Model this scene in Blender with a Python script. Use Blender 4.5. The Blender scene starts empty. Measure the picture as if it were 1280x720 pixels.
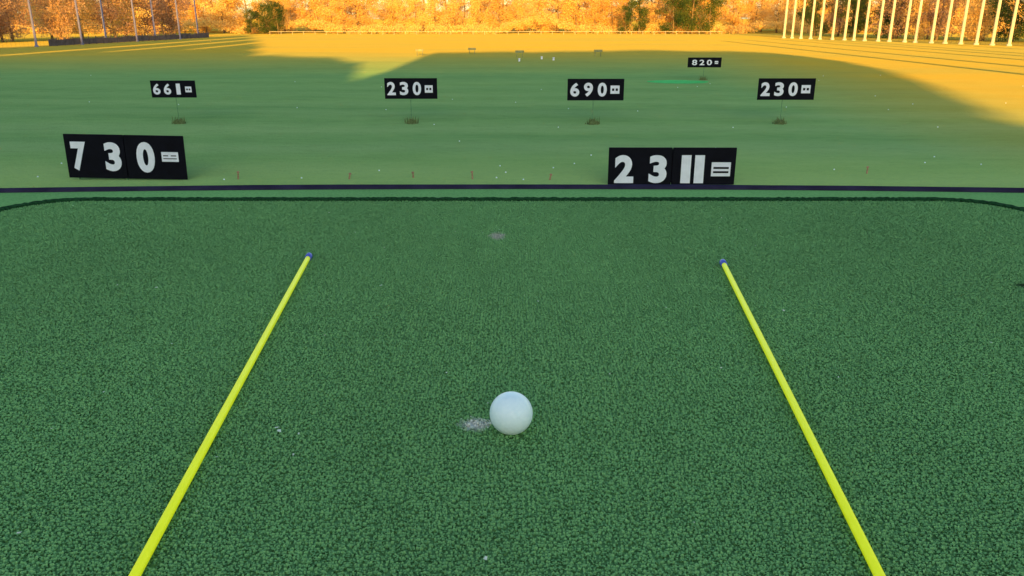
import bpy, math, random
import numpy as np
from mathutils import Vector, Matrix
random.seed(7); rng=np.random.default_rng(7)
S=bpy.context.scene
COL=S.collection
FZ=-3.607   # range field level, tee mat surface is z=0

# ------------------------------------------------------------------ helpers
def link(o): COL.objects.link(o); return o
def mesh_obj(name,verts,faces,mat=None,parent=None,smooth=False):
    me=bpy.data.meshes.new(name); me.from_pydata([tuple(v) for v in verts],[],faces); me.update()
    if mat: me.materials.append(mat)
    if smooth: me.polygons.foreach_set('use_smooth',[True]*len(me.polygons))
    o=link(bpy.data.objects.new(name,me))
    if parent: o.parent=parent
    return o
def empty(name,loc,label=None,cat=None,group=None):
    o=link(bpy.data.objects.new(name,None)); o.location=loc; o.empty_display_size=.1
    meta(o,label,cat,group); return o
def meta(o,label=None,cat=None,group=None,kind=None):
    if label:o['label']=label
    if cat:o['category']=cat
    if group:o['group']=group
    if kind:o['kind']=kind
    return o
def box_geo(cx,cy,cz,sx,sy,sz,bev=0.0):
    x,y,z=sx/2,sy/2,sz/2
    if bev<=0:
        v=[(cx+a*x,cy+b*y,cz+c*z) for a in(-1,1) for b in(-1,1) for c in(-1,1)]
        f=[(0,1,3,2),(4,6,7,5),(0,4,5,1),(2,3,7,6),(0,2,6,4),(1,5,7,3)]
        return v,f
    import bmesh
    bm=bmesh.new(); bmesh.ops.create_cube(bm,size=1)
    for q in bm.verts: q.co=Vector((q.co.x*sx,q.co.y*sy,q.co.z*sz))
    bmesh.ops.bevel(bm,geom=bm.edges[:],offset=bev,segments=2,affect='EDGES')
    v=[(q.co.x+cx,q.co.y+cy,q.co.z+cz) for q in bm.verts]; bm.verts.index_update()
    f=[tuple(q.index for q in fc.verts) for fc in bm.faces]; bm.free(); return v,f
def join(gs):
    V=[];F=[]
    for v,f in gs:
        o=len(V); V+=list(v); F+=[tuple(i+o for i in q) for q in f]
    return V,F
def tube_geo(p0,p1,r0,r1,n=10,caps=True):
    p0=Vector(p0);p1=Vector(p1);d=(p1-p0).normalized()
    a=d.orthogonal().normalized(); b=d.cross(a)
    V=[];F=[]
    for p,r in((p0,r0),(p1,r1)):
        for i in range(n):
            t=2*math.pi*i/n; V.append(tuple(p+a*math.cos(t)*r+b*math.sin(t)*r))
    for i in range(n): F.append((i,(i+1)%n,n+(i+1)%n,n+i))
    if caps: F.append(tuple(range(n-1,-1,-1))); F.append(tuple(range(n,2*n)))
    return V,F

# ------------------------------------------------------------------ materials
class M:
    def __init__(s,name,rough=.8,spec=.3,base=(.5,.5,.5)):
        s.m=bpy.data.materials.new(name); s.m.use_nodes=True; s.t=s.m.node_tree
        s.b=s.t.nodes['Principled BSDF']; s.b.inputs['Roughness'].default_value=rough
        s.b.inputs['Specular IOR Level'].default_value=spec; s.b.inputs['Base Color'].default_value=(*base,1)
    def n(s,typ,**k):
        q=s.t.nodes.new(typ)
        for a,b in k.items():
            if a.startswith('i_'): q.inputs[a[2:].replace('_',' ')].default_value=b
            else: setattr(q,a,b)
        return q
    def l(s,a,b): s.t.links.new(a,b)
    def pos(s): return s.n('ShaderNodeNewGeometry').outputs['Position']
    def map(s,vec,scale=(1,1,1),loc=(0,0,0)):
        q=s.n('ShaderNodeMapping'); q.inputs['Scale'].default_value=scale; q.inputs['Location'].default_value=loc
        s.l(vec,q.inputs['Vector']); return q.outputs['Vector']
    def noise(s,vec,scale,detail=4,rough=.6):
        q=s.n('ShaderNodeTexNoise'); q.inputs['Scale'].default_value=scale
        q.inputs['Detail'].default_value=detail; q.inputs['Roughness'].default_value=rough
        s.l(vec,q.inputs['Vector']); return q.outputs['Fac']
    def ramp(s,fac,stops):
        q=s.n('ShaderNodeValToRGB'); e=q.color_ramp.elements
        while len(e)<len(stops): e.new(.5)
        for i,(p,c) in enumerate(stops):
            e[i].position=p; e[i].color=(*c,1) if len(c)==3 else c
        s.l(fac,q.inputs['Fac']); return q.outputs['Color']
    def mr(s,v,a,b,c=0,d=1):
        q=s.n('ShaderNodeMapRange'); 
        for i,x in((1,a),(2,b),(3,c),(4,d)): q.inputs[i].default_value=x
        s.l(v,q.inputs[0]); return q.outputs[0]
    def mix(s,fac,a,b,mode='MIX'):
        q=s.n('ShaderNodeMix'); q.data_type='RGBA'; q.blend_type=mode
        if isinstance(fac,(int,float)): q.inputs[0].default_value=fac
        else: s.l(fac,q.inputs[0])
        for v,i in((a,6),(b,7)):
            if isinstance(v,tuple): q.inputs[i].default_value=(*v,1)
            else: s.l(v,q.inputs[i])
        return q.outputs[2]
    def math(s,op,a,b=None,clamp=False):
        q=s.n('ShaderNodeMath'); q.operation=op; q.use_clamp=clamp
        for v,i in((a,0),(b,1)):
            if v is None: continue
            if isinstance(v,(int,float)): q.inputs[i].default_value=v
            else: s.l(v,q.inputs[i])
        return q.outputs[0]
    def base(s,c): s.l(c,s.b.inputs['Base Color'])
    def bump(s,h,dist,strength=1,normal=None):
        q=s.n('ShaderNodeBump'); q.inputs['Distance'].default_value=dist; q.inputs['Strength'].default_value=strength
        s.l(h,q.inputs['Height'])
        if normal is not None: s.l(normal,q.inputs['Normal'])
        s.l(q.outputs['Normal'],s.b.inputs['Normal'])

def simple(name,c,rough=.6,spec=.4,var=.15,scale=8):
    m=M(name,rough,spec); f=m.noise(m.pos(),scale)
    a=tuple(x*(1-var) for x in c); b=tuple(min(1,x*(1+var)) for x in c)
    m.base(m.ramp(f,[(.3,a),(.7,b)])); return m

# field grass: blades stand upright, so the sheet's shading normal leans like the standing blades
g=M('range_grass',.95,.03); P=g.pos()
n1=g.noise(g.map(P,(.035,.09,1)),1,5); n2=g.noise(g.map(P,(.5,1.3,1)),1,6,.7); n3=g.noise(P,9,3,.7)
c1=g.ramp(n1,[(.3,(.16,.33,.11)),(.5,(.19,.37,.13)),(.72,(.245,.425,.145))])
c2=g.ramp(n2,[(.3,(.12,.25,.08)),(.5,(.19,.37,.12)),(.75,(.30,.46,.17))])
c=g.mix(.4,c1,c2)
sep=g.n('ShaderNodeSeparateXYZ'); g.l(P,sep.inputs[0]); Yv=sep.outputs[1]; Xv=sep.outputs[0]
wob=g.math('ADD',Yv,g.math('MULTIPLY',g.noise(g.map(P,(.05,.05,1)),1,2),14))
st=g.math('SINE',g.math('MULTIPLY',wob,.6))
c=g.mix(g.math('MULTIPLY',g.math('ADD',st,1),.09),c,(.12,.29,.10))
wob2=g.math('SINE',g.math('MULTIPLY',g.math('ADD',Yv,g.math('MULTIPLY',n1,8)),1.3))
c=g.mix(g.math('MULTIPLY',g.math('MULTIPLY',g.math('ADD',wob2,1),g.mr(Yv,70,25)),.12),c,(.36,.52,.24))
n4=g.noise(g.map(P,(2.2,5,1)),1,3,.75)
c=g.mix(g.math('MULTIPLY',g.ramp(n4,[(.55,(0,0,0)),(.75,(1,1,1))]),.4),c,(.11,.24,.07))
sun_tint=g.math('MAXIMUM',g.mr(Yv,60,102),g.mr(Xv,13,27))  # golden sunlight painted into the grass colour over the lit far and side turf
sun_tint=g.math('MAXIMUM',sun_tint,g.mr(Xv,-45,-75))
c=g.mix(g.math('MULTIPLY',sun_tint,g.math('ADD',g.math('MULTIPLY',n1,.7),.30)),c,(.62,.38,.02))
c=g.mix(g.math('MULTIPLY',g.mr(Yv,26,20.5),g.math('MULTIPLY',n3,1.0)),c,(.34,.52,.15))
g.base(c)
nn=g.n('ShaderNodeCombineXYZ'); nn.inputs[0].default_value=0; nn.inputs[1].default_value=-.66; nn.inputs[2].default_value=.75
g.bump(g.math('ADD',n3,n2),.06,.7,nn.outputs[0])
GRASS=g.m

def turf_mat(name,dark,mid,light,pile=True):
    m=M(name,.85,.1); P=m.pos()
    sep=m.n('ShaderNodeSeparateXYZ'); m.l(P,sep.inputs[0])
    big=m.noise(m.map(P,(1.6,1.1,1)),1,3,.6); sm=m.noise(P,160,2,.6); md=m.noise(P,22,4,.7)
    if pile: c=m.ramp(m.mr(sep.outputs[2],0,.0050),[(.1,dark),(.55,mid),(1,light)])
    else: c=m.ramp(sm,[(.3,dark),(.5,mid),(.75,light)])
    v=m.math('ADD',m.math('MULTIPLY',big,.9),m.math('MULTIPLY',md,.5))
    vr=m.mr(v,.45,.95,.84,1.18)
    cc=m.n('ShaderNodeCombineXYZ'); [m.l(vr,cc.inputs[i]) for i in range(3)]
    c=m.mix(1.0,c,cc.outputs[0],'MULTIPLY')
    c=m.mix(m.math('MULTIPLY',sm,.45),c,mid)
    for (x,y,rx,ry,amt,col) in [(-.038,.724,.016,.012,.95,(.66,.66,.60)),(-.027,1.462,.014,.024,.9,(.50,.48,.40)),(.797,1.165,.02,.012,.95,(.004,.012,.006))]:
        q=m.n('ShaderNodeVectorMath'); q.operation='LENGTH'
        m.l(m.map(P,(1/rx,1/ry,0),(-x/rx,-y/ry,0)),q.inputs[0])
        f=m.math('SUBTRACT',1.25,q.outputs['Value'])
        f=m.math('ADD',f,m.math('MULTIPLY',m.math('SUBTRACT',m.noise(P,90,3,.7),.5),1.6))
        f=m.math('MULTIPLY',m.math('MULTIPLY',f,1.5,True),amt)
        c=m.mix(f,c,col)
    m.base(c)
    if not pile: m.bump(sm,.004,.8)
    return m.m
TURF=turf_mat('mat_turf',(.14,.33,.11),(.175,.39,.135),(.21,.45,.165))
TURFB=turf_mat('mat_backing',(.10,.24,.08),(.13,.30,.10),(.15,.34,.12),False)
SURR=turf_mat('surround_turf',(.10,.26,.065),(.14,.34,.09),(.19,.42,.12),False)
RIM=simple('rim_turf',(.012,.048,.016),.95,.05,.6,180).m
TRIM=simple('edge_rubber',(.030,.025,.048),1,0,.3,14).m
CONC=simple('concrete',(.28,.27,.26),.9,.2,.2,3).m
BLACK=simple('sign_black',(.003,.003,.007),.7,.1,.3,5).m
WHITE=simple('sign_white',(.74,.74,.82),.6,.3,.06,6).m
POSTM=simple('sign_post_metal',(.13,.26,.12),.8,.1,.3,9).m
DIRT=simple('dirt',(.12,.16,.06),.95,.05,.4,12).m
RUST=simple('stake_rust',(.34,.20,.12),.8,.2,.3,30).m
CREAM=simple('pole_cream',(.58,.54,.36),.6,.3,.12,1).m
GREYP=simple('pole_grey',(.14,.15,.26),.6,.3,.12,1).m
FENCE=simple('fence_timber',(.40,.36,.22),.7,.3,.1,2).m
DARKF=simple('dark_fence_boards',(.10,.08,.08),.9,.1,.35,1.5).m
NETM=simple('net_cord',(.10,.09,.06),.9,.1,.2,2).m
BARK=simple('bark',(.18,.13,.06),.95,.1,.4,3).m
BLOCKER=simple('blocker_dark',(.05,.07,.03),.95,.05,.4,.2).m
TGREEN=simple('target_turf',(.05,.48,.10),.9,.1,.2,2).m
BOARD2=simple('marker_board',(.26,.27,.12),.7,.2,.3,2).m
m=M('stick_fluoro',.5,.2,(.78,.90,.02)); m.b.inputs['Emission Color'].default_value=(.88,.95,.0,1); m.b.inputs['Emission Strength'].default_value=.22  # faint glow added so the fluorescent yellow stays bright in the shade
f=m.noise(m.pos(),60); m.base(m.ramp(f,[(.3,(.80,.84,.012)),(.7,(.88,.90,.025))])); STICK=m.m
BLUE=simple('cap_blue',(.06,.09,.50),.45,.4,.1,60).m
m=M('ball_white',.35,.5); m.base(m.ramp(m.noise(m.pos(),60),[(.3,(.76,.91,.90)),(.7,(.80,.93,.92))])); BALL=m.m
FLAKE=simple('debris_flake',(.62,.66,.52),.8,.2,.2,300).m

def leaf_mat(name,stops,hscale=.35):
    m=M(name,.85,.08); P=m.pos(); oi=m.n('ShaderNodeObjectInfo')
    f=m.math('ADD',m.math('MULTIPLY',m.noise(P,hscale,4,.7),.75),m.math('MULTIPLY',oi.outputs['Random'],.28))
    c=m.ramp(f,stops); m.base(c)
    tr=m.n('ShaderNodeBsdfTranslucent'); m.l(c,tr.inputs[0]); mx=m.n('ShaderNodeMixShader'); mx.inputs[0].default_value=.45
    out=m.t.nodes['Material Output']; m.l(m.b.outputs[0],mx.inputs[1]); m.l(tr.outputs[0],mx.inputs[2]); m.l(mx.outputs[0],out.inputs[0])
    return m.m
LGOLD=leaf_mat('leaves_gold',[(.25,(.72,.46,.13)),(.45,(.82,.56,.17)),(.7,(.88,.66,.22))])
LOLIVE=leaf_mat('leaves_olive',[(.25,(.02,.05,.02)),(.5,(.05,.10,.025)),(.75,(.20,.23,.04))])
LBROWN=leaf_mat('leaves_brown',[(.25,(.28,.18,.12)),(.5,(.50,.31,.18)),(.75,(.66,.45,.2))])

# ------------------------------------------------------------------ ground
xs=[-1500,-400,-150,-80,-40,-15,0,15,40,80,150,400,1500]; ys=[-1500,-400,-100,-20,10,30,60,90,130,180,240,400,900,2500]
V=[(x,y,FZ) for y in ys for x in xs]; W=len(xs)
F=[(j*W+i,j*W+i+1,(j+1)*W+i+1,(j+1)*W+i) for j in range(len(ys)-1) for i in range(W-1)]
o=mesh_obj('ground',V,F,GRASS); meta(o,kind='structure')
V=[(10.9,54,FZ+.01)]+[(10.9+2.0*math.cos(t)*(1+.06*math.sin(3*t)),54+1.5*math.sin(t),FZ+.01) for t in [2*math.pi*i/48 for i in range(48)]]
o=mesh_obj('target_green',V,[(0,i+1,(i+1)%48+1) for i in range(48)],TGREEN); meta(o,kind='structure')

# ------------------------------------------------------------------ unseen shade blocker added behind the tees, outline shaped to the shadow edge
EL=9.0; TE=math.tan(math.radians(EL)); HY=-120
prof=[(-260,60),(-120,108),(-90,112),(-76,112),(-70,118),(-66,140),(-63,198),(-60.5,196),(-58,187),(-57.6,92),(-56,92),(-55.6,180),(-50.6,166),(-50.2,104),(-49,104),(-48.6,160),(-45,148),(-43.4,142),(-43,112),(-42,112),(-41.6,137),(-35,115),(-29,95),(-24,90),(-19,90),(-14,76),(-10.4,55),(-9.6,70),(-9.5,100),(-4,101),(6,104),(18.7,107),(27,104),(31,100),(32,88),(29.5,73),(25,58),(21.5,47),(19.5,42),(18.7,36),(19.3,32),(24,28),(30,24),(45,18),(80,0),(160,-60)]
pts=[]
for (a,b),(c_,d) in zip(prof[:-1],prof[1:]):
    n=max(1,int(math.hypot(a-c_,b-d)/3))
    for i in range(n):
        t=i/n; x=a+(c_-a)*t; y=b+(d-b)*t
        pts.append((x+random.uniform(-.2,.2),y+random.uniform(-2,2)*(1 if y>70 else .4)))
pts.append(prof[-1])
sil=[(x,FZ+(y-HY)*TE) for x,y in pts]
poly=[(-260,FZ)]+sil+[(160,FZ)]
n=len(poly)
V=[(x,HY,z) for x,z in poly]+[(x,HY-10,z) for x,z in poly]
F=[tuple(range(n)),tuple(range(2*n-1,n-1,-1))]+[(i,(i+1)%n,n+(i+1)%n,n+i) for i in range(n)]
o=mesh_obj('shade_blocker',V,F,BLOCKER); meta(o,kind='structure')

# ------------------------------------------------------------------ tee deck
def edgeY(x): return 1.975-.030*min(x*x,9)
deck=empty('tee_deck',(0,0,0),'raised concrete tee deck surrounded by green turf','deck')
N=48; X=[-5+10*i/N for i in range(N+1)]
V=[];F=[]
for x in X: V+=[(x,-3,-.006),(x,edgeY(x)-.025,-.006)]
F=[(2*i,2*i+2,2*i+3,2*i+1) for i in range(N)]
mesh_obj('surround_turf',V,F,SURR,deck)
V=[]
for x in X: V+=[(x,-3,-.012),(x,edgeY(x)-.012,-.012),(x,edgeY(x)-.012,-.25),(x,-3,-.25)]
F=[]
for i in range(N):
    for k in range(4): F.append((4*i+k,4*i+4+k,4*i+4+(k+1)%4,4*i+(k+1)%4))
F+=[(0,1,2,3),(4*N+3,4*N+2,4*N+1,4*N)]
mesh_obj('slab',V,F,CONC,deck)
v,f=box_geo(0,.2,(FZ-.25)/2,9.6,.25,-FZ-.25); mesh_obj('wall',v,f,CONC,deck)
prf=[(-.036,-.009),(-.036,-.004),(-.032,-.001),(-.022,.001),(-.010,.001),(0,-.002),(.004,-.008),(.004,-.07),(-.010,-.07)]
V=[];F=[];k=len(prf)
for x in X:
    for (dy,z) in prf: V.append((x,edgeY(x)+dy,z+random.uniform(-.0006,.0006)))
for i in range(N):
    for j in range(k-1): F.append((i*k+j,i*k+j+1,(i+1)*k+j+1,(i+1)*k+j))
mesh_obj('edge_trim',V,F,TRIM,deck,True)

# ------------------------------------------------------------------ golf mat
matE=empty('golf_mat',(0,0,0),'green tufted practice mat with dark rolled edge','golf mat')
HX=1.10; Y0=-.64; Y1=1.775; R=.15
def rrect(hx,y0,y1,r,seg=14):
    P=[]
    for cx,cy,a0 in((hx-r,y1-r,0),(-hx+r,y1-r,90),(-hx+r,y0+r,180),(hx-r,y0+r,270)):
        for i in range(seg+1):
            a=math.radians(a0+90*i/seg); P.append((cx+r*math.cos(a),cy+r*math.sin(a)))
    return P
P=rrect(HX,Y0,Y1,R); mesh_obj('backing',[(x,y,.0005) for x,y in P],[tuple(range(len(P)))],TURFB,matE)
D=[]
for i in range(len(P)):
    a=P[i];b=P[(i+1)%len(P)];L=math.dist(a,b);n=max(1,int(L/.006))
    for j in range(n): D.append((a[0]+(b[0]-a[0])*j/n,a[1]+(b[1]-a[1])*j/n))
n=len(D);K=8;V=[];F=[]
for i in range(n):
    a=Vector(D[i-1]);b=Vector(D[(i+1)%n]);t=(b-a).normalized();nx,ny=t.y,-t.x
    for j in range(K):
        an=2*math.pi*j/K; r=.0115*(1+random.uniform(-.14,.14))
        V.append((D[i][0]+nx*r*math.cos(an),D[i][1]+ny*r*math.cos(an),.0010+r*.7*math.sin(an)))
for i in range(n):
    for j in range(K): F.append((i*K+j,((i+1)%n)*K+j,((i+1)%n)*K+(j+1)%K,i*K+(j+1)%K))
mesh_obj('rim',V,F,RIM,matE)

PITCH=.0040
def turf_mesh(name,x0,x1,y0,y1,pitch,seed,clip=None,zs=1.0,mat=TURF):
    r=np.random.default_rng(seed)
    nx=int(round((x1-x0)/pitch)); ny=int(round((y1-y0)/pitch))
    gx,gy=np.meshgrid(np.arange(nx),np.arange(ny)); gx=gx.ravel();gy=gy.ravel()
    tx=x0+(gx+.5+r.uniform(-.26,.26,gx.size))*(x1-x0)/nx; ty=y0+(gy+.5+r.uniform(-.26,.26,gx.size))*(y1-y0)/ny
    if clip is not None:
        k=clip(tx,ty); tx=tx[k];ty=ty[k]
    nb=5; T=tx.size; bx=np.repeat(tx,nb);by=np.repeat(ty,nb); n=bx.size
    ta=np.repeat(r.uniform(.88,1.1,T),nb)
    az=r.uniform(0,2*np.pi,n); lean=r.uniform(.0012,.0028,n); h=r.uniform(.0030,.0039,n)*ta*zs; w=r.uniform(.0007,.0012,n)
    dx=np.cos(az);dy=np.sin(az); wx=-dy*w; wy=dx*w
    ox=bx+dx*.0005; oy=by+dy*.0005
    V=np.empty((n,5,3),np.float32)
    V[:,0]=np.stack([ox-wx*.7,oy-wy*.7,np.zeros(n)],1); V[:,1]=np.stack([ox+wx*.7,oy+wy*.7,np.zeros(n)],1)
    mx=ox+dx*lean*.45; my=oy+dy*lean*.45; mz=h*.9
    V[:,2]=np.stack([mx+wx,my+wy,mz],1); V[:,3]=np.stack([mx-wx,my-wy,mz],1)
    V[:,4]=np.stack([ox+dx*lean,oy+dy*lean,h*.9],1)
    me=bpy.data.meshes.new(name); me.vertices.add(n*5); me.vertices.foreach_set('co',V.ravel())
    base=(np.arange(n)*5)[:,None]
    li=np.concatenate([base+np.array([[0,1,2,3]]),base+np.array([[3,2,4]])],1).ravel().astype(np.int32)
    me.loops.add(li.size); me.loops.foreach_set('vertex_index',li)
    ls=np.stack([np.arange(n)*7,np.arange(n)*7+4],1).ravel().astype(np.int32)
    me.polygons.add(2*n); me.polygons.foreach_set('loop_start',ls)
    try: me.polygons.foreach_set('loop_total',np.tile(np.array([4,3],np.int32),n))
    except Exception: pass
    me.update(calc_edges=True); me.materials.append(mat); return me
def cl(x,y):
    ax=np.abs(x); q=np.hypot(np.maximum(ax-(HX-R),0),np.maximum(y-(Y1-R),0))
    return (q<R-.009)&(y<Y1-.009)&(ax<HX-.009)
o=link(bpy.data.objects.new('turf',turf_mesh('turf',-HX,HX,0,Y1,PITCH,5,clip=cl))); o.parent=matE

# ------------------------------------------------------------------ golf ball (dimpled)
import bmesh
from mathutils.kdtree import KDTree
def ball_mesh(sub,dimples=True):
    bm=bmesh.new(); bmesh.ops.create_icosphere(bm,subdivisions=sub,radius=.02135)
    if dimples:
        ND=336; kd=KDTree(ND); ga=math.pi*(3-math.sqrt(5))
        for i in range(ND):
            z=1-2*(i+.5)/ND; r=math.sqrt(1-z*z); kd.insert(Vector((r*math.cos(ga*i),r*math.sin(ga*i),z)),i)
        kd.balance()
        for v in bm.verts:
            d=v.co.normalized(); dist=kd.find(d)[2]; q=dist/.085
            if q<1: v.co=d*(.02135-.00012*(1-q*q))
    me=bpy.data.meshes.new('golf_ball'); bm.to_mesh(me); bm.free(); me.materials.append(BALL)
    me.polygons.foreach_set('use_smooth',[True]*len(me.polygons)); return me
ball=link(bpy.data.objects.new('golf_ball',ball_mesh(6))); ball.location=(-.0008,.709,.0228)
meta(ball,'clean white dimpled golf ball resting on the green mat','golf ball')
bm_=ball_mesh(2,False)
for i in range(60):
    Y=20.6+ (random.random()**1.7)*40; X_=random.uniform(-.66,.66)*Y
    b=bpy.data.objects.new('golf_ball',bm_); b.location=(X_,Y,FZ+.012); link(b)
    meta(b,'white golf ball lying on the range grass','golf ball','balls lying on the range')

# ------------------------------------------------------------------ alignment sticks
def stick(tip,near):
    tip=Vector((*tip,.0076)); near=Vector((*near,.0076)); d=(tip-near).normalized()
    e=empty('alignment_stick',near,'thin fluorescent yellow alignment stick with blue tip on mat','alignment stick','alignment sticks on the mat')
    L=(tip-near).length; rot=d.to_track_quat('X','Z').to_euler()
    r=.0040
    def lathe(pr,n=20):
        V=[];F=[]
        for (x,q) in pr:
            for i in range(n): V.append((x,q*math.cos(2*math.pi*i/n),q*math.sin(2*math.pi*i/n)))
        for k in range(len(pr)-1):
            for i in range(n): F.append((k*n+i,(k+1)*n+i,(k+1)*n+(i+1)%n,k*n+(i+1)%n))
        F.append(tuple(range(n))); F.append(tuple(range(len(pr)*n-1,(len(pr)-1)*n-1,-1)))
        return V,F
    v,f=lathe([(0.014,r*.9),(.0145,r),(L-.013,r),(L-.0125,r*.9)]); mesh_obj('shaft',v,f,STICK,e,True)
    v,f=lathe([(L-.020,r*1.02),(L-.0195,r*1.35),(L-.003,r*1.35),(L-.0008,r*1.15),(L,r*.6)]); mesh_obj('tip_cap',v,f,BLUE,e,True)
    v,f=lathe([(0,r*.5),(.001,r*1.1),(.003,r*1.22),(.015,r*1.22),(.0155,r*1.02)]); mesh_obj('end_cap',v,f,BLUE,e,True)
    e.rotation_euler=rot
stick((-.3467,1.316),(-.2434,.1205)); stick((.3509,1.2777),(.2258,.0842))

# ------------------------------------------------------------------ debris on mat
V=[];F=[]
def flake(x,y,s):
    a=random.uniform(0,6.28); k=len(V)
    for j,(u,w) in enumerate([(-1,-.35),(.6,-.5),(1,.2),(-.3,.45)]):
        u*=s*random.uniform(.7,1.2); w*=s*random.uniform(.7,1.3)
        V.append((x+u*math.cos(a)-w*math.sin(a),y+u*math.sin(a)+w*math.cos(a),.0045+random.uniform(0,.0015)))
    F.append((k,k+1,k+2,k+3))
for i in range(170): flake(random.uniform(-1.0,1.0),random.uniform(.35,1.75),random.choice([.0006,.0008,.0012,.0018]))
for i in range(26): flake(random.gauss(-.038,.007),random.gauss(.723,.005),random.uniform(.0008,.002))
for i in range(14): flake(random.gauss(-.027,.006),random.gauss(1.462,.010),random.uniform(.001,.0022))
for x,y,s in[(-.231,.706,.0045),(-.235,.712,.003),(-.21,.7,.002),(-.2,1.16,.003),(-.54,1.15,.003),(-.02,.508,.003),(-.205,.66,.002),(.38,1.05,.0025)]: flake(x,y,s)
o=mesh_obj('turf_debris',V,F,FLAKE); meta(o,'pale specks of worn turf scattered on the mat','debris',kind='stuff')

# ------------------------------------------------------------------ signs
def text_geo(ch,size,bold):
    cu=bpy.data.curves.new('t','FONT'); cu.body=ch; cu.size=size; cu.offset=bold*size; cu.extrude=.006; cu.align_x='CENTER'; cu.resolution_u=6
    ob=bpy.data.objects.new('t',cu); COL.objects.link(ob); dg=bpy.context.evaluated_depsgraph_get()
    me=bpy.data.meshes.new_from_object(ob.evaluated_get(dg)); v=[tuple(q.co) for q in me.vertices]; f=[tuple(p.vertices) for p in me.polygons]
    bpy.data.objects.remove(ob); bpy.data.meshes.remove(me)
    xs=[a[0] for a in v]; ys=[a[1] for a in v]; return v,f,min(xs),max(xs),min(ys),max(ys)
def fit_text(ch,cx,cz,w,h,y,bold):
    v,f,x0,x1,y0,y1=text_geo(ch,1,bold)
    return [(cx+((a[0]-x0)/(x1-x0)-.5)*w, y-a[2]*1.0, cz+((a[1]-y0)/(y1-y0)-.5)*h) for a in v],f
def sign(name,X_,Y_,w,z0,z1,chars,label,group,plate=None,legs='post',tilt=0,gs=None,bold=.035,roll=0):
    e=empty(name,(X_,Y_,FZ),label,'distance sign',group)
    h=z1-z0; cz=(z0+z1)/2
    if legs=='low':
        g=join([box_geo(-w/4-.002,0,cz,w/2-.012,.05,h,.008),box_geo(w/4+.002,0,cz,w/2-.012,.05,h,.008),box_geo(0,.03,cz,.12,.02,h*.9)])
        mesh_obj('board',*g,BLACK,e)
        for sx in(-.42,-.02,.42):
            v,f=join([tube_geo((sx*w,.045,0),(sx*w,.045,z1-.06),.025,.025,8),tube_geo((sx*w,.55,0),(sx*w,.06,z1*.75),.02,.02,8)]); mesh_obj('leg',v,f,POSTM,e)
    else:
        mesh_obj('board',*box_geo(0,0,cz,w,.04,h,.006),BLACK,e)
        v,f=join([tube_geo((gs or 0,.045,0.02),(gs or 0,.045,z1-.08),.013,.013,8),box_geo(gs or 0,.03,cz,w*.6,.02,.05)]); mesh_obj('post',v,f,POSTM,e)
        V=[];F=[]
        n=14
        for k,(r,z) in enumerate([(.20,.0),(.16,.08),(.11,.14),(.05,.17)]):
            for i in range(n):
                t=2*math.pi*i/n; q=r*random.uniform(.8,1.2); V.append(((gs or 0)+q*math.cos(t),.045+q*.8*math.sin(t),z*random.uniform(.7,1.2)))
        for k in range(3):
            for i in range(n): F.append((k*n+i,k*n+(i+1)%n,(k+1)*n+(i+1)%n,(k+1)*n+i))
        F.append(tuple(range(3*n,4*n)))
        for i in range(46):
            t=random.uniform(0,6.28); r=random.uniform(.05,.3); x=(gs or 0)+r*math.cos(t); y=.045+r*math.sin(t)*.8; k=len(V)
            V+=[(x-.02,y,0),(x+.02,y,0),(x+random.uniform(-.08,.08),y+random.uniform(-.05,.05),random.uniform(.12,.34))]; F.append((k,k+1,k+2))
        mesh_obj('base',V,F,DIRT,e)
    yf=-.027 if legs=='low' else -.022
    for ch,fx,fz,fw,fh in chars: mesh_obj('digit',*fit_text(ch,(fx-.5)*w,z0+fz*h,fw*w,fh*h,yf-.006,bold),WHITE,e)
    if plate:
        fx,fz,fw,fh,marks=plate
        mesh_obj('unit_plate',*box_geo((fx-.5)*w,yf-.006,z0+fz*h,fw*w,.012,fh*h,.003),WHITE,e)
        for mx,mz,mw,mh in marks: mesh_obj('unit_marking',*box_geo((fx-.5+mx*fw)*w,yf-.014,z0+(fz+mz*fh)*h,mw*fw*w,.004,mh*fh*h),BLACK,e)
    e.rotation_euler=(0,roll,tilt)
    return e
GN='large distance signs at the near edge of the range'
mk3=[(-.25,.12,.30,.10),(.22,.12,.32,.10),(0,-.18,.8,.09)]
sign('distance_sign',-9.93,20.55,3.04,.05,1.17,[('7',.115,.50,.125,.66),('3',.395,.50,.135,.66),('0',.67,.50,.15,.70)],
     'large black two-panel board with white number 730',GN,plate=(.875,.52,.14,.22,mk3),legs='low',tilt=.01,bold=.045,roll=.02)
sign('distance_sign',4.0,19.95,3.18,.015,.94,[('2',.125,.42,.15,.76),('3',.39,.42,.14,.76),('1',.61,.42,.075,.76),('1',.715,.42,.075,.76)],
     'large black board with white number 2311 and plate',GN,plate=(.885,.42,.15,.38,[(.0,.1,.8,.14),(.0,-.2,.8,.14)]),legs='low',tilt=-.01,bold=.045)
GM='black distance signs on single posts'
def three(s): return [(c,(.13,.37,.615)[i],.5,.16 if c!='1' else .09,.64) for i,c in enumerate(s)]
mkS=[(-.2,0,.25,.3),(.2,0,.25,.3)]
sign('distance_sign',-13.27,32.2,1.75,1.02,1.67,three('661'),'small black board numbered 661 on a post',GM,plate=(.84,.48,.14,.34,mkS),gs=.04,bold=.025)
sign('distance_sign',-3.96,32.2,2.06,.97,1.76,three('230'),'black board numbered 230 on a post',GM,plate=(.84,.48,.15,.36,mkS),gs=-.03,bold=.03)
sign('distance_sign',3.26,32.0,2.20,.93,1.75,three('690'),'black board numbered 690 on a post',GM,plate=(.84,.5,.16,.38,mkS),gs=-.08,bold=.035)
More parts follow.
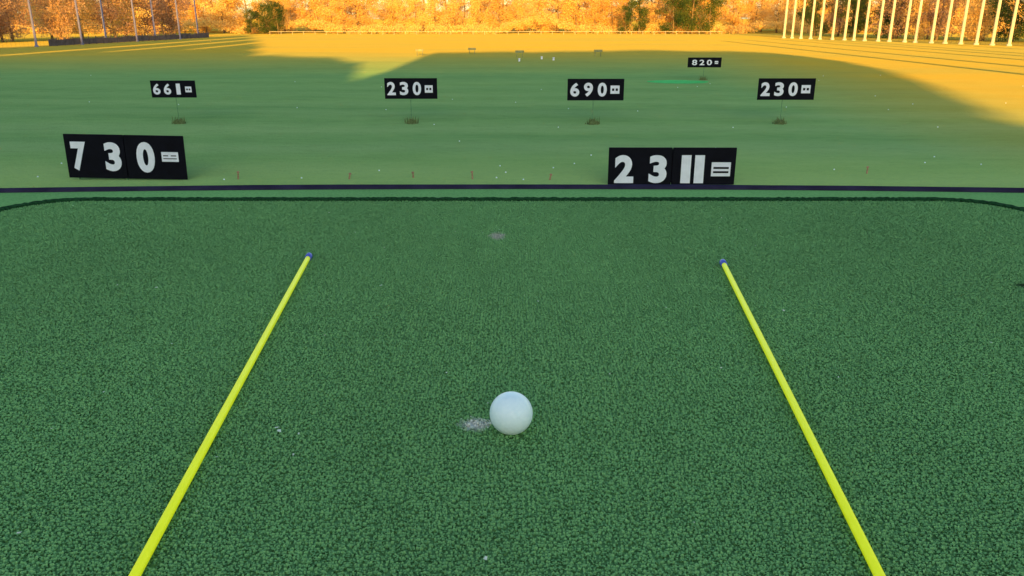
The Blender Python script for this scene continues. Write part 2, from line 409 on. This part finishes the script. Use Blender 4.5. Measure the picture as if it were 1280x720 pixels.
sign('distance_sign',10.72,32.1,2.22,.94,1.76,three('230'),'black board numbered 230 on a post',GM,plate=(.84,.5,.16,.38,mkS),gs=-.1,bold=.035)
sign('distance_sign',12.9,55.6,2.25,.83,1.47,[('8',.2,.5,.15,.55),('2',.42,.5,.15,.55),('0',.64,.5,.15,.55)],'small black board numbered 820 far down the range',GM,plate=(.85,.5,.1,.3,mkS),bold=.02)

for X_,Y_ in[(-10.2,92),(-4.6,96),(.8,88),(9.3,90)]:
    e=empty('range_marker',(X_,Y_,FZ),'small brown slanted marker board on the far turf','marker','far marker boards')
    mesh_obj('board',*box_geo(0,0,.6,.9,.06,.25,.01),BOARD2,e).rotation_euler=(.15,0,0)
    for s in(-.3,.3): mesh_obj('leg',*join([tube_geo((s,.0,0),(s,.0,.6),.025,.025,8),tube_geo((s,.4,0),(s,.03,.55),.025,.025,8)]),BOARD2,e)
for X_,Y_ in[(3.0,84),(4.1,82),(.7,80)]:
    v,f=join([tube_geo((0,0,0),(0,0,.22),.10,.08,10),tube_geo((0,0,.22),(0,0,.28),.11,.11,10)]); o=mesh_obj('tee_marker',v,f,WHITE); o.location=(X_,Y_,FZ)
    meta(o,'small white marker post on far turf','marker','white marker posts')
for X_,Y_ in[(-7.15,20.7),(-4.25,20.7),(-2.6,20.9),(-1.03,20.7),(.98,20.6),(-15.0,21),(9.6,21.5)]:
    hh=random.uniform(.12,.22)
    v,f=join([tube_geo((0,0,0),(.01,0,hh),.024,.02,8),tube_geo((.01,0,hh),(.01,0,hh+.04),.04,.03,8)])
    o=mesh_obj('wooden_stake',v,f,RUST); o.location=(X_,Y_,FZ); o.rotation_euler=(random.uniform(-.1,.1),random.uniform(-.15,.15),0)
    meta(o,'short rusty brown stake stuck in grass','stake','stakes along the near grass')

# ------------------------------------------------------------------ net poles + nets
def pole(x,y,h,r,mat,label,group,name='net_pole'):
    g=join([tube_geo((0,0,0),(0,0,h),r,r*.75,12),tube_geo((0,0,0),(0,0,.25),r*1.6,r*1.5,12),tube_geo((-.45,0,h-.3),(.45,0,h-.3),.05,.05,6)])
    o=mesh_obj(name,*g,mat); o.location=(x,y,FZ); meta(o,label,'pole',group); return o
def net(pa,pb,h,label):
    pa=Vector(pa);pb=Vector(pb);d=pb-pa;L=d.length;u=d/L
    w=.012
    nz=int(h/.9); nx=int(L/.9)
    V=[];F=[]
    def strip(a,b,off):
        k=len(V); V.extend([tuple(a-off),tuple(a+off),tuple(b+off),tuple(b-off)]); F.append((k,k+1,k+2,k+3))
    for i in range(nz+1): z=Vector((0,0,FZ+.1+i*.9)); strip(pa+z,pb+z,Vector((0,0,w)))
    for i in range(nx+1): p=pa+u*i*.9; strip(p+Vector((0,0,FZ+.1)),p+Vector((0,0,FZ+.1+nz*.9)),u*w)
    o=mesh_obj('safety_net',V,F,NETM); meta(o,label,'net'); return o
n=31
for i in range(n):
    t=i/(n-1); x=55.5+(86-55.5)*t; y=172+(92-172)*t
    pole(x+random.uniform(-.2,.2),y+random.uniform(-.4,.4),15,.24,CREAM,'tall cream net pole beside the range','net poles')
net((56.3,172.5,0),(86.8,92.5,0),14,'tall dark netting hung along cream poles')
n=10
for i in range(n):
    t=i/(n-1); x=-64+(-70+64)*t; y=172+(95-172)*t
    pole(x+random.uniform(-.6,.6),y+random.uniform(-1,1),15,.17,GREYP,'tall grey net pole beside the range','net poles')
net((-64.8,172,0),(-70.8,95,0),14,'tall dark netting hung along grey poles')
# low dark board fence at the foot of the grey poles
a=Vector((-63.6,176,0)); b=Vector((-67.6,122,0)); G=[]; n=26
for i in range(n):
    p=a.lerp(b,i/n); q=a.lerp(b,(i+1)/n); h=.95+random.uniform(-.12,.06); d=(q-p).normalized(); sd=Vector((d.y,-d.x,0))*.03; g0=d*.03
    V=[];
    for pt in(p+g0,q-g0):
        for s in(-1,1):
            for z in(.05,h): V.append(tuple(pt+sd*s+Vector((0,0,FZ+z))))
    G.append((V,[(0,1,3,2),(4,6,7,5),(0,4,5,1),(2,3,7,6),(0,2,6,4),(1,5,7,3)]))
    G.append(box_geo(p.x-.1,p.y,FZ+.6,.12,.12,1.2))
o=mesh_obj('board_fence',*join(G),DARKF); meta(o,'low dark board fence under the grey net poles','fence')
for x,y in[(38,44),(44,52),(51,60),(60,66),(68,58),(56,50)]:  # unseen poles added off to the right, their shadows streak the lit turf
    pole(x,y,17,.5,CREAM,'tall unseen pole added to cast shade streaks','added shade poles','streak_pole')

G=[]
for i in range(41):
    x=-60+i*2.8; G.append(box_geo(x,208,FZ+.4,.1,.1,.8))
for z in(.7,): G.append(box_geo(-4,207.9,FZ+z,112,.05,.1))
o=mesh_obj('rail_fence',*join(G),FENCE); meta(o,'low pale rail fence along the far turf','fence')

# ------------------------------------------------------------------ trees
def leaves(cents,rads,per,size,r):
    n=len(cents)*per
    c=np.repeat(np.array(cents),per,0); R_=np.repeat(np.array(rads),per)
    d=r.normal(size=(n,3)); d/=np.linalg.norm(d,axis=1)[:,None]
    p=c+d*(R_*r.uniform(.35,1.0,n)**.6)[:,None]*np.array([1,1,.75])
    a=r.normal(size=(n,3)); a/=np.linalg.norm(a,axis=1)[:,None]; b=np.cross(a,r.normal(size=(n,3))); b/=np.linalg.norm(b,axis=1)[:,None]
    s=(size*r.uniform(.6,1.3,n))[:,None]
    V=np.stack([p-a*s,p-b*s*.6,p+a*s,p+b*s*.6],1).reshape(-1,3)
    F=np.arange(n*4).reshape(-1,4); return V,F
def crown_mesh(name,V,F,mat):
    me=bpy.data.meshes.new(name); me.vertices.add(len(V)); me.vertices.foreach_set('co',V.astype(np.float32).ravel())
    me.loops.add(F.size); me.loops.foreach_set('vertex_index',F.astype(np.int32).ravel())
    me.polygons.add(len(F)); me.polygons.foreach_set('loop_start',np.arange(0,F.size,4,dtype=np.int32))
    try: me.polygons.foreach_set('loop_total',np.full(len(F),4,np.int32))
    except Exception: pass
    me.update(calc_edges=True); me.materials.append(mat); return me
def tree_kind(seed,h,cw,low,mat):
    r=np.random.default_rng(seed); rr=random.Random(seed); G=[]; cents=[];rads=[]
    p=Vector((0,0,0)); rad=h*.018+.05; segs=7; tops=[]
    for i in range(segs):
        q=p+Vector((rr.uniform(-.25,.25),rr.uniform(-.25,.25),h*.8/segs)); nr=rad*.82
        G.append(tube_geo(p,q,rad,nr,8)); 
        if q.z>h*low:
            for k in range(3):
                a=rr.uniform(0,6.28); ln=cw*rr.uniform(.45,.95)*(1-.5*abs(q.z/h-.5)); e=q+Vector((math.cos(a)*ln,math.sin(a)*ln,ln*rr.uniform(.1,.6)))
                G.append(tube_geo(q,e,nr*.45,.03,5)); tops.append(e); tops.append(q.lerp(e,.6))
        p=q;rad=nr
    tops.append(p+Vector((0,0,h*.1)))
    for t in tops:
        for k in range(2):
            cents.append((t.x+rr.uniform(-.7,.7),t.y+rr.uniform(-.7,.7),max(.8,t.z+rr.uniform(-.9,.6)))); rads.append(rr.uniform(.9,1.8)*cw/4)
    V,F=leaves(cents,rads,90,.16,r)
    tm=bpy.data.meshes.new('trunk'); v,f=join(G); tm.from_pydata(v,[],f); tm.materials.append(BARK)
    return tm,crown_mesh('crown',V,F,mat)
kinds={}
for nm,mat,s0 in(('gold',LGOLD,10),('olive',LOLIVE,20),('brown',LBROWN,30)):
    kinds[nm]=[tree_kind(s0+i,h,cw,low,mat) for i,(h,cw,low) in enumerate([(13,4.2,.08),(11,4.8,.08),(15,4.5,.06)])]
LAB={'gold':'golden autumn tree lit by low sun','olive':'dark olive green leafy tree','brown':'brown and russet leafy tree'}
def put(nm,x,y,s=1):
    tm,cm=random.choice(kinds[nm])
    e=empty('tree',(x,y,FZ-.02),LAB[nm],'tree','trees behind the range'); e.scale=(s,s,s*random.uniform(.9,1.1)); e.rotation_euler=(0,0,random.uniform(0,6.28))
    for n_,m_ in (('trunk',tm),('crown',cm)):
        o=link(bpy.data.objects.new(n_,m_)); o.parent=e
x=-150
while x<150:
    nm='gold'
    if x<-95: nm='brown'
    put(nm,x,random.uniform(223,232),random.uniform(.8,1.15))
    put('gold',x+random.uniform(-2,2),random.uniform(240,256),random.uniform(1.1,1.45))
    x+=random.uniform(4.6,6.6)
for x,s in[(-66,.5),(-62.5,.7),(-59.5,.6),(29,.5),(32.5,.75),(41,.9),(46,1.05),(50,.8)]: put('olive',x,random.uniform(212,216),s)
for i in range(24):
    t=i/23; put(random.choice(['olive','olive','brown','gold']),66+(100-66)*t+random.uniform(0,8),190-(190-95)*t,random.uniform(.7,1.1))
for i in range(20):
    t=i/19; put(random.choice(['brown','brown','gold']),-76-14*t-random.uniform(0,10),190-(190-90)*t,random.uniform(.8,1.1))
cents=[];rads=[]
for i in range(1000):
    x=random.uniform(-130,130); cents.append((x,random.uniform(217,222),FZ+random.uniform(.2,1.6)+1.2*max(0,math.sin(x*.21)+math.sin(x*.083+1)))); rads.append(random.uniform(.7,1.5))
V,F=leaves(cents,rads,80,.16,rng); o=link(bpy.data.objects.new('undergrowth',crown_mesh('undergrowth',V,F,LGOLD)))
meta(o,'golden scrub at the foot of the trees','undergrowth',kind='stuff')

# ------------------------------------------------------------------ world, sun, camera
w=bpy.data.worlds.new('World'); S.world=w; w.use_nodes=True; nt=w.node_tree
sky=nt.nodes.new('ShaderNodeTexSky'); sky.sky_type='NISHITA'; sky.sun_disc=False; sky.sun_elevation=math.radians(EL); sky.sun_rotation=math.radians(180)
sky.air_density=1.0; sky.dust_density=1.0; sky.ozone_density=1.0
bg=nt.nodes['Background']; nt.links.new(sky.outputs[0],bg.inputs[0]); bg.inputs[1].default_value=.39
sl=bpy.data.lights.new('sun','SUN'); sl.energy=11; sl.angle=math.radians(.35); sl.color=(1,.50,.08)
so=link(bpy.data.objects.new('sun',sl)); so.rotation_euler=(math.radians(90-EL),0,0); so.location=(0,-50,40)
cam=bpy.data.cameras.new('camera'); cam.sensor_width=36; cam.lens=28.125; cam.clip_start=.02; cam.clip_end=6000
co=link(bpy.data.objects.new('camera',cam)); co.location=(0,0,.393); co.rotation_euler=(math.radians(90-18.68),0,0); S.camera=co
S.view_settings.view_transform='Standard'; S.view_settings.look='None'; S.view_settings.exposure=0
